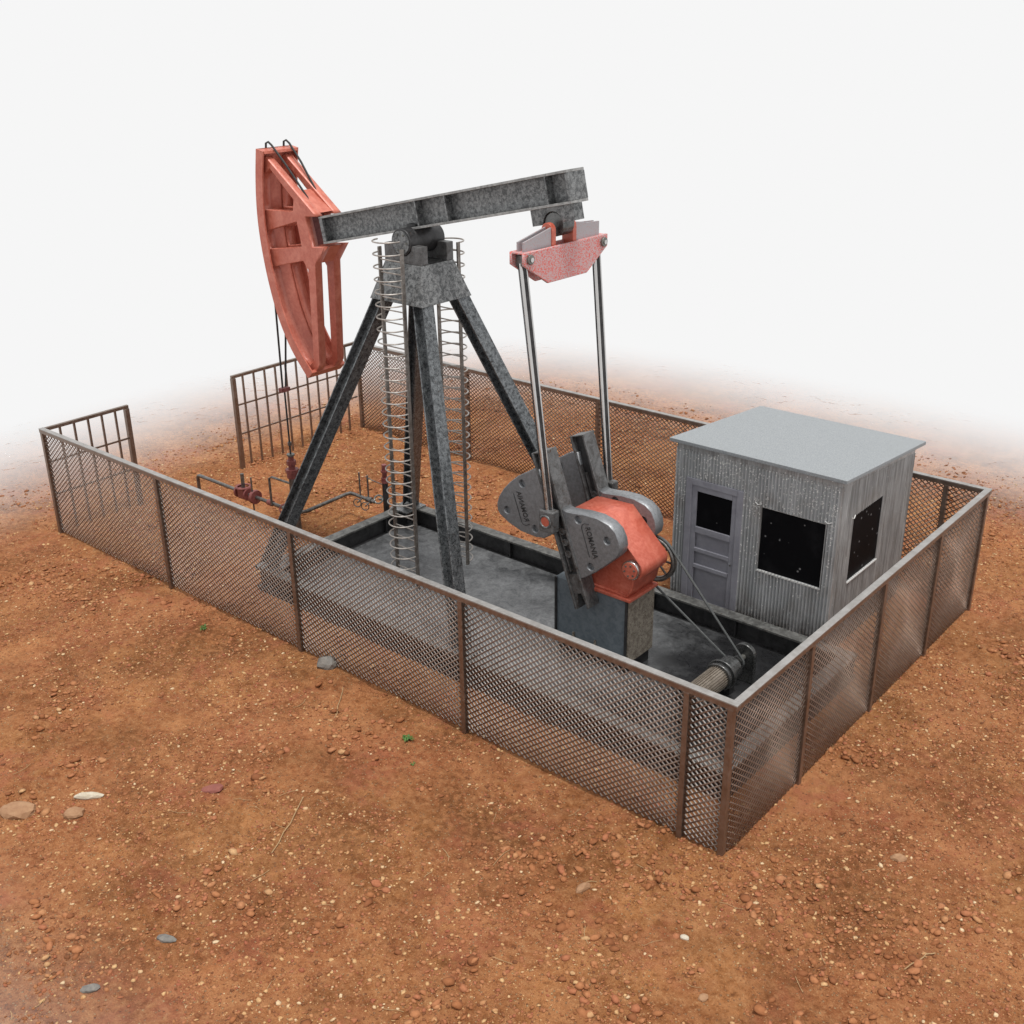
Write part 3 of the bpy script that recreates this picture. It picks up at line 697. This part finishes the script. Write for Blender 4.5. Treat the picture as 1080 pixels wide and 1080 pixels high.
# crankshaft
B().tube((10.06, 2.96, 1.78), (10.06, 2.20, 1.78), .09, 20).make('crankshaft', 'arm', pj, 0, True)
for s, px in ((-1, 0), (1, 0)):
    top = Vector((9.45, YC + s * .77, 5.70)); 
    yb = 1.97 if s < 0 else 3.34
    pin = Vector((9.80, yb, 2.27))
    e2 = pin + Vector((0, 0, .1)); ax = (e2 - top).normalized(); sd = Vector((.75, .66, 0)); sd = (sd - ax * sd.dot(ax)).normalized()
    pm = B().tube(top - sd * .018, e2 - sd * .018, .028, 24).make('pitman_arm', 'chrome', pj, 0, True)
    mw = Matrix((sd, ax.cross(sd), ax)).transposed().to_4x4(); mw.translation = top
    B().T(mw).box(.006, .040, -.020, .020, 0, (e2 - top).length).make('web', 'dark', pm)  # dark strip standing in for a dark reflection along the round rod
    B().tube(top + sd * .049, e2 + sd * .049, .013, 14).make('streak_rod', 'chrome', pm, 0, True)  # second bright reflection of the rod, shaped as a thin rod
    B().T(mw).box(-.058, -.047, -.016, .016, 0, (e2 - top).length).make('edge_strip', 'dark', pm)  # dark edge of the rod's reflection, made as a strip
    b = B().box(pin.x - .12, pin.x + .12, yb - .075, yb + .075, pin.z - .17, pin.z + .15)
    blk = b.make('pin_block', 'arm', pm, .02)
    fy = yb - .076
    bb = B(); bb.torus((pin.x, fy - .006, pin.z), (0, 1, 0), .083, .016, 24, 8); bb.make('pin_ring', 'galv', blk, 0, True)
    B().tube((pin.x, fy - .012, pin.z), (pin.x, fy + .03, pin.z), .068, 24).make('pin_cap', 'boxred', blk, 0, True)
    a = (yb + .07, yb + .13) if s < 0 else (yb - .16, yb - .07)
    B().tube((pin.x, a[0], pin.z), (pin.x, a[1], pin.z), .06, 16).make('crank_pin', 'bolt', blk, 0, True)

# pedestal and gearbox
py0, py1 = 2.34, 2.95
b = B().box(9.66, 10.86, py0 + .03, py1 - .03, .05, .25); b.make('pedestal_base', 'dark', pj)
ped = B().box(9.625, 10.87, py0, py1, .25, 1.225).make('pedestal', 'block', pj, .01)
B().box(10.872, 10.90, py0 - .002, py1 + .002, .25, 1.225).make('end_plate', 'blockside', ped, .006)
for x in (9.625, 10.84): B().box(x, x + .035, py0 - .022, py0 - .002, .25, 1.225).make('edge_strip', 'dark', ped)
for x, z in ((10.33, 1.03), (10.33, .27), (9.95, .27)): B().box(x, x + .03, py0 - .028, py0 - .002, z, z + .17).make('bolt_lug', 'blockside', ped, .004)
gb = B().box(10.06, 10.93, py0 - .04, py1 + .04, 1.228, 1.275).make('gearbox', 'boxred', pj, .008)
prof = [(10.10, 1.276), (10.86, 1.276), (10.93, 1.40), (10.965, 1.56), (11.03, 1.60), (11.075, 1.66), (11.088, 1.74), (11.07, 1.81), (10.84, 2.03), (10.50, 2.36), (9.90, 2.33), (9.86, 2.20)]
inner_p = [(10.3 + (x - 10.3) * .955, 1.80 + (z - 1.80) * .945) for x, z in prof]
B().prism(inner_p, 'y', py0 + .03, py1 - .03).make('casing', 'boxred', gb)
plate('shell_rim', prof, [inner_p], 'y', py0, py1, 'boxred', gb, .006)
B().tube((10.92, py0 - .05, 1.725), (10.92, py0 + .06, 1.725), .135, 32).make('shaft_cover', 'chrome', gb, .008, True)
B().tube((10.92, py0 - .062, 1.725), (10.92, py0 - .051, 1.725), .115, 32)  .make('cover_cap', 'boxred', gb, 0, True)
for i in range(6):
    a = i * math.pi / 3 + .3
    B().tube((10.92 + .08 * math.cos(a), py0 - .075, 1.725 + .08 * math.sin(a)), (10.92 + .08 * math.cos(a), py0 - .06, 1.725 + .08 * math.sin(a)), .014, 6).make('cover_bolt', 'bolt', gb)
# belt pulley behind the gearbox
pc = Vector((10.80, 3.08, 1.58)); PR = .335
b = B(); b.tube(pc - Vector((0, .04, 0)), pc + Vector((0, .04, 0)), .07, 16)
for i in range(8):
    a = i * math.pi / 4; e = pc + Vector((math.cos(a) * (PR - .03), 0, math.sin(a) * (PR - .03))); b.tube(pc, e, .016, 8)
for dy in (-.035, .035): b.torus(pc + Vector((0, dy, 0)), (0, 1, 0), PR - .02, .022, 40, 8)
b.torus(pc, (0, 1, 0), PR - .04, .03, 40, 8)
b.make('belt_pulley', 'pipe', pj, 0, True)
B().tube((10.80, 2.94, 1.58), (10.80, 3.08, 1.58), .04, 12).make('pulley_shaft', 'bolt', pj)
MX, MZ = 12.19, .44; mr_ = .085
mc = Vector((MX, 3.08, MZ)); dv = mc - pc; D = math.hypot(dv.x, dv.z); an = math.atan2(dv.z, dv.x); off = math.acos((PR - mr_) / D)
pts = []
a0, a1 = an + off, an - off + 2 * math.pi
for i in range(25):
    a = a0 + (a1 - a0) * i / 24; pts.append(pc + Vector((math.cos(a) * (PR + .008), 0, math.sin(a) * (PR + .008))))
for i in range(13):
    a = an - off + (2 * off) * i / 12; pts.append(mc + Vector((math.cos(a) * (mr_ + .008), 0, math.sin(a) * (mr_ + .008))))
B().path(pts, .017, 6, True).make('drive_belt', 'belt', pj, 0, True)

# caged ladders either side of the head
def ladder(y, s, lab):
    x0, x1, z0, z1 = 6.68, 7.12, .30, 5.58
    if s > 0: z1 = 5.52
    t = B().box(x0 - .012, x0 + .012, y - .03, y + .03, z0, z1).make('ladder', 'ladder', pj)
    tagp(t, lab)
    B().box(x1 - .012, x1 + .012, y - .03, y + .03, z0, z1).make('rail', 'ladder', t)
    z = z0 + .12; k = 0
    while z < z1:
        B().tube((x0 + .012, y, z), (x1 - .012, y, z), .011, 6).make('rung', 'hoop', t, 0, True)
        z += .178
    z = z0 + .05
    while z < z1 + .15:
        pts = [(x0 + (x1 - x0) / 2 - math.cos(a) * (x1 - x0) / 2, y + s * (.03 + math.sin(a) * .23), z) for a in [math.pi * i / 14 for i in range(15)]]
        B().path(pts, .0115, 6).make('cage_hoop', 'hoop', t, 0, True)
        z += .178
ladder(2.06, -1, None); ladder(3.21, 1, None)

# ------------------------------------------------------------------ electric motor
t = thing('electric_motor', (MX, 2.55, .056), 'dark cylindrical electric motor on the skid deck in the front right fence corner', 'motor')
B().tube((MX, 1.90, MZ), (MX, 2.56, MZ), .145, 40).make('housing', 'ribbed', t, 0, True)
for i in range(30):
    a = 2 * math.pi * i / 30
    m = Matrix.Translation((MX, 0, MZ)) @ Matrix.Rotation(a, 4, 'Y')
    B().T(m).box(-.004, .004, 1.92, 2.55, .143, .163).make('cooling_fin', 'ribbed', t)
for y, r in ((2.555, .195), (2.64, .215)): B().tube((MX, y, MZ), (MX, y + .045, MZ), r, 40).make('flange', 'motor', t, .008, True)
B().tube((MX, 2.60, MZ), (MX, 2.64, MZ), .17, 32).make('collar', 'motor', t, 0, True)
B().tube((MX, 2.685, MZ), (MX, 2.92, MZ), .165, 36).make('end_bell', 'motor', t, .01, True)
for y, r in ((1.80, .195), (1.87, .17)): B().tube((MX, y, MZ), (MX, y + .04, MZ), r, 36).make('flange', 'motor', t, .008, True)
B().tube((MX, 2.92, MZ), (MX, 3.26, MZ), .04, 16).make('shaft', 'bolt', t, 0, True)
b = B(); b.tube((MX, 3.05, MZ), (MX, 3.11, MZ), mr_, 24); b.make('pulley', 'motor', t, 0, True)
poly = [(MX - .165, .057), (MX + .165, .057)] + [(MX + .165 * math.cos(a), MZ + .03 + .165 * math.sin(a)) for a in [math.pi * i / 14 for i in range(15)]]
B().prism(poly, 'y', 3.24, 3.31).make('end_bracket', 'motor', t, .008)
B().box(MX - .2, MX + .2, 1.85, 2.9, .057, .12).make('base', 'dark', t, .006)
for y in (2.0, 2.72): B().box(MX - .1, MX + .1, y, y + .12, .12, MZ - .12).make('foot', 'dark', t)

# ------------------------------------------------------------------ wellheads and flow line
t = thing('wellhead', (3.5, YC, 0), 'wellhead pipe with red stuffing box under the horse head', 'wellhead')
B().tube((3.5, YC, -.05), (3.5, YC, 1.12), .075, 20).make('casing_pipe', 'pipe', t, 0, True)
b = B(); b.tube((3.5, YC, 1.12), (3.5, YC, 1.22), .10, 16); b.tube((3.5, YC, 1.22), (3.5, YC, 1.28), .12, 8); b.tube((3.5, YC, 1.28), (3.5, YC, 1.36), .06, 12); b.tube((3.5, YC, 1.36), (3.5, YC, 1.44), .085, 8); b.tube((3.5, YC, 1.44), (3.5, YC, 1.52), .05, 12)
b.make('stuffing_box', 'darkred', t)
B().tube((3.5, YC, 1.53), (3.5, YC, 1.56), .07, 14).make('cap', 'bolt', t)
for z in (.50, ):
    b = B(); c0 = Vector((3.33, YC - .12, z)); b.torus(c0, (.5, -.6, .3), .085, .014, 22, 6); b.tube(c0 - Vector((0, .0, 0)), Vector((3.46, YC, z)), .018, 8); b.make('valve_wheel', 'darkred', t, 0, True)
B().path([(3.44, YC, .98), (2.95, YC - .04, 1.0), (2.88, YC - .05, .96), (2.88, YC - .05, .44)], .022, 8).make('bypass_pipe', 'pipe', t, 0, True)
fl = thing('flow_line', (1.5, YC, 0), 'grey flow line pipe with red valves running across the soil', 'pipeline')
z = .44
B().path([(.55, YC, -.05), (.55, YC, z - .06), (.57, YC, z - .02), (.61, YC, z), (1.2, YC, z), (3.0, YC, z), (3.52, YC + .02, z), (3.6, YC + .15, z), (3.56, 3.75, z), (3.58, 3.86, z), (3.68, 3.87, z), (4.25, 3.85, z)], .034, 12).make('pipe', 'pipe', fl, 0, True)
v = B().box(1.90, 2.10, YC - .085, YC + .085, z - .10, z + .10).make('valve', 'darkred', fl, .02)
B().tube((2.0, YC, z + .1), (2.0, YC, z + .38), .035, 12).make('valve_stem', 'pipe', v)
for dx in (-.14, .14): B().tube((2.0 + dx - .02, YC, z), (2.0 + dx + .02, YC, z), .12, 20).make('flange', 'darkred', v, 0, True)
b = B().torus((2.0, YC, z + .12), (0, 0, 1), .13, .022, 22, 6); b.make('handwheel', 'darkred', v, 0, True)
v2 = B().tube((2.30, YC, z), (2.37, YC, z), .135, 24).make('valve', 'darkred', fl, .01, True)
B().tube((2.33, YC - .05, z - .25), (2.33, YC - .05, z + .40), .016, 8).make('rod', 'pipe', v2)
B().tube((2.72, YC, z), (2.84, YC, z), .055, 12).make('coupling', 'darkred', fl, 0, True)
for x in (3.88, 4.10):
    B().tube((x - .02, 3.86, z), (x - .02, 3.86, z + .48), .016, 8).make('riser', 'pipe', fl, 0, True)
for x, yy in ((3.92, 3.72), (4.15, 3.70)):
    b = B(); b.torus((x, yy, z - .06), (.4, -1, .1), .075, .010, 20, 6); b.tube((x, yy, z - .06), (x, 3.86, z), .014, 6); b.make('handwheel', 'pipe', fl, 0, True)
B().tube((4.04, 3.86, z), (4.16, 3.86, z), .055, 12).make('coupling', 'pipe', fl, 0, True)
t = thing('wellhead', (4.37, 4.02, 0), 'thin dark wellhead with red top beside the skid corner, behind the ladder', 'wellhead')
B().tube((4.37, 4.02, -.05), (4.37, 4.02, .80), .055, 16).make('casing_pipe', 'dark', t, 0, True)
b = B(); b.tube((4.37, 4.02, .80), (4.37, 4.02, .9), .065, 10); b.tube((4.37, 4.02, .9), (4.37, 4.02, 1.15), .045, 10); b.tube((4.37, 4.02, 1.0), (4.37, 4.02, 1.04), .065, 10); b.make('stuffing_box', 'darkred', t)
b = B(); b.torus((4.28, 3.92, .48), (.3, -.6, .6), .08, .016, 20, 6); b.tube((4.28, 3.92, .48), (4.37, 4.02, .48), .02, 6); b.make('valve_wheel', 'bolt', t, 0, True)
B().path([(4.37, 4.02, .74), (4.1, 3.95, .80), (3.98, 3.90, .86)], .010, 6).make('gauge_tube', 'pipe', t, 0, True)

# ------------------------------------------------------------------ shed
sh = thing('metal_shed', (11.45, 5.9, 0), 'grey corrugated metal shed with flat roof behind the skid', 'shed')
SX0, SX1, SY0, SY1 = 10.14, 12.75, 4.60, 7.15; ZF, ZB = 2.66, 2.42
def corr(axis, a0, a1, c, out, z0, zt, name, mat, per=.0525, amp=.019):
    """corrugated wall strip along axis from a0..a1 at constant c; zt(a) gives the top"""
    n = max(2, int((a1 - a0) / per * 8)); V = []; F = []
    for i in range(n + 1):
        a = a0 + (a1 - a0) * i / n; o = c + out * (amp * math.sin(2 * math.pi * a / per))
        for z in (z0(a) if callable(z0) else z0, zt(a) if callable(zt) else zt):
            V.append((a, o, z) if axis == 'x' else (o, a, z)); 
        ob = c - out * .04
        for z in (z0(a) if callable(z0) else z0, zt(a) if callable(zt) else zt):
            V.append((a, ob, z) if axis == 'x' else (ob, a, z))
    for i in range(n):
        j = i * 4; k = j + 4
        F += [(j, k, k + 1, j + 1), (j + 2, j + 3, k + 3, k + 2), (j + 1, k + 1, k + 3, j + 3), (j, j + 2, k + 2, k)]
    F += [(0, 1, 3, 2), (4 * n, 4 * n + 2, 4 * n + 3, 4 * n + 1)]
    return V, F
def corr_wall(name, mat, pieces):
    VV, FF = [], []
    for V, F in pieces:
        k = len(VV); VV += V; FF += [tuple(i + k for i in f) for f in F]
    bm = bmesh.new(); bv = [bm.verts.new(v) for v in VV]
    for f in FF: bm.faces.new([bv[i] for i in f])
    bmesh.ops.recalc_face_normals(bm, faces=bm.faces); me = bpy.data.meshes.new(name); bm.to_mesh(me); bm.free()
    me.shade_smooth(); me.set_sharp_from_angle(angle=R_(50))
    return link(name, me, mat, sh)
zt = ZF - .02
DX0, DX1, DZ1 = 10.34, 11.30, 2.22; WX0, WX1, WZ0, WZ1 = 11.58, 12.59, 1.07, 2.07
corr_wall('front_wall', 'corr', [corr('x', a, b_, SY0, -1, z0, z1, '', '') for a, b_, z0, z1 in
    ((SX0, DX0, 0, zt), (DX0, DX1, DZ1, zt), (DX1, WX0, 0, zt), (WX0, WX1, 0, WZ0), (WX0, WX1, WZ1, zt), (WX1, SX1, 0, zt))])
top = lambda y: ZF - .02 + (ZB - ZF) * (y - SY0) / (SY1 - SY0)
YW0, YW1, SZ0, SZ1 = 5.10, 6.12, 1.02, 2.05
corr_wall('side_wall', 'corr_side', [corr('y', a, b_, SX1 - .006, 1, z0, z1, '', '', .0525, .013) for a, b_, z0, z1 in
    ((SY0 + .042, YW0, 0, top), (YW0, YW1, 0, SZ0), (YW0, YW1, SZ1, top), (YW1, SY1, 0, top))])
corr_wall('side_wall', 'corr_side', [corr('y', SY0 + .042, SY1, SX0, -1, 0, top, '', '', .05, .006)])
corr_wall('back_wall', 'corr_side', [corr('x', SX0 + .04, SX1 - .04, SY1 - .02, 1, 0, ZB - .03, '', '')])
B().box(SX1 - .036, SX1 + .008, SY0 - .008, SY0 + .04, 0, zt).make('corner_strip', 'corr_side', sh)
# roof slab, sloping to the back
ry0, ry1, rx0, rx1 = 4.50, 7.27, 10.06, 12.85
zr = lambda y: 2.80 + (2.575 - 2.80) * (y - 4.5) / (7.27 - 4.5)
b = B(); b.frustum([(rx0, ry0, zr(ry0) - .055), (rx1, ry0, zr(ry0) - .055), (rx1, ry1, zr(ry1) - .055), (rx0, ry1, zr(ry1) - .055)], [(rx0, ry0, zr(ry0)), (rx1, ry0, zr(ry0)), (rx1, ry1, zr(ry1)), (rx0, ry1, zr(ry1))])
rf = b.make('roof', 'roof', sh, .006)
b = B(); b.frustum([(SX0, SY0 + .005, 2.60), (SX1 - .003, SY0 + .005, 2.60), (SX1 - .003, SY1, 2.36), (SX0, SY1, 2.36)], [(SX0, SY0 + .005, zr(SY0) - .058), (SX1 - .003, SY0 + .005, zr(SY0) - .058), (SX1 - .003, SY1, zr(SY1) - .058), (SX0, SY1, zr(SY1) - .058)])
b.make('eaves_board', 'corr_side', rf)
# door
fd = B()
fd.box(DX0, DX0 + .10, SY0 - .03, SY0 + .04, 0, DZ1); fd.box(DX1 - .10, DX1, SY0 - .03, SY0 + .04, 0, DZ1); fd.box(DX0 + .10, DX1 - .10, SY0 - .03, SY0 + .04, DZ1 - .10, DZ1)
fr = fd.make('door_frame', 'frame', sh, .006)
d0, d1 = DX0 + .10, DX1 - .10; yd = SY0 + .0
dz1 = DZ1 - .10; ins = .085
b = B(); rows = [.10, .46, .53, .80, .87, 1.12, 1.19, 1.42]
PZ0, PZ1 = 1.46, 2.03
b.box(d0, d0 + ins, yd - .005, yd + .03, .02, dz1); b.box(d1 - ins, d1, yd - .005, yd + .03, .02, dz1)
for z0, z1 in ((.02, .22), (.78, .84), (1.05, 1.11), (1.36, PZ0), (PZ1, dz1)): b.box(d0 + ins, d1 - ins, yd - .012, yd + .034, z0, z1)
b.box(d0 + ins, d1 - ins, yd + .034, yd + .042, .22, PZ0 - .1)
door = b.make('door', 'frame', sh, .004)
B().box(d0 + ins, d1 - ins, yd + .012, yd + .024, PZ0, PZ1).make('window_pane', 'pane', door)
B().tube((d1 - .045, yd - .03, 1.0), (d1 - .045, yd - .005, 1.0), .012, 8).make('handle', 'bolt', door)
# windows
w = B().box(WX0 - .0, WX1, SY0 - .015, SY0 + .03, WZ0 - .022, WZ0 - .001).make('window', 'wire', sh)
B().box(WX0, WX1, SY0 + .02, SY0 + .035, WZ0, WZ1).make('pane', 'pane', w)
b = B(); b.box(WX0, WX0 + .012, SY0 - .012, SY0 + .02, WZ0, WZ1); b.box(WX1 - .012, WX1, SY0 - .012, SY0 + .02, WZ0, WZ1); b.box(WX0 + .012, WX1 - .012, SY0 - .012, SY0 + .02, WZ1 - .012, WZ1); b.make('frame', 'corr_side', w)
w = B().box(SX1 - .03, SX1 + .014, YW0, YW1, SZ0 - .022, SZ0 - .001).make('window', 'wire', sh)
B().box(SX1 - .035, SX1 - .02, YW0, YW1, SZ0, SZ1).make('pane', 'pane', w)
for x in (WX0 - .04, WX1 + .02):
    B().path([(x - .05, SY0 - .02, WZ1 + .045), (x, SY0 - .03, WZ1 + .02), (x + .06, SY0 - .02, WZ1 + .045)], .008, 5).make('hinge_wire', 'wire', sh)
B().path([(SX1 + .02, YW0 - .10, SZ1 + .02), (SX1 + .03, YW0 - .05, SZ1), (SX1 + .02, YW0, SZ1 + .03)], .007, 5).make('hinge_wire', 'wire', sh)

twig(TW[0], TW[1], 'long dry straw lying on bare soil below and left of the weed tufts', 1)
twig(TW[2], TW[3], 'short dry straw in front of the fence, right of the grey boulder', 3)
twig(TW[4], TW[5], 'dry straw lying on the soil near the lower right corner', 4)

def litter(n, seed):
    r = random.Random(seed); b = B(); k = 0
    while k < n:
        x = r.uniform(4, 19); y = r.uniform(-8, -.3) if r.random() < .75 else r.uniform(0, 6)
        if 0 < y and x < 14.3: continue
        l = r.uniform(.06, .28); a = r.uniform(0, 3.14); m = r.uniform(-.03, .03); pts = []
        for i in range(4):
            t = i / 3 - .5; px = x + math.cos(a) * l * t - math.sin(a) * m * (1 - 4 * t * t); py = y + math.sin(a) * l * t + math.cos(a) * m * (1 - 4 * t * t)
            pts.append((px, py, float(ground_z(np.array(px), np.array(py))) + .012 + r.uniform(0, .01)))
        b.path(pts, r.uniform(.0022, .004), 4); k += 1
    return tagp(b.make('straw_litter', 'straw'), 'thin dry straw litter strewn over the soil', 'straw litter', kind='stuff')
litter(120, 5)
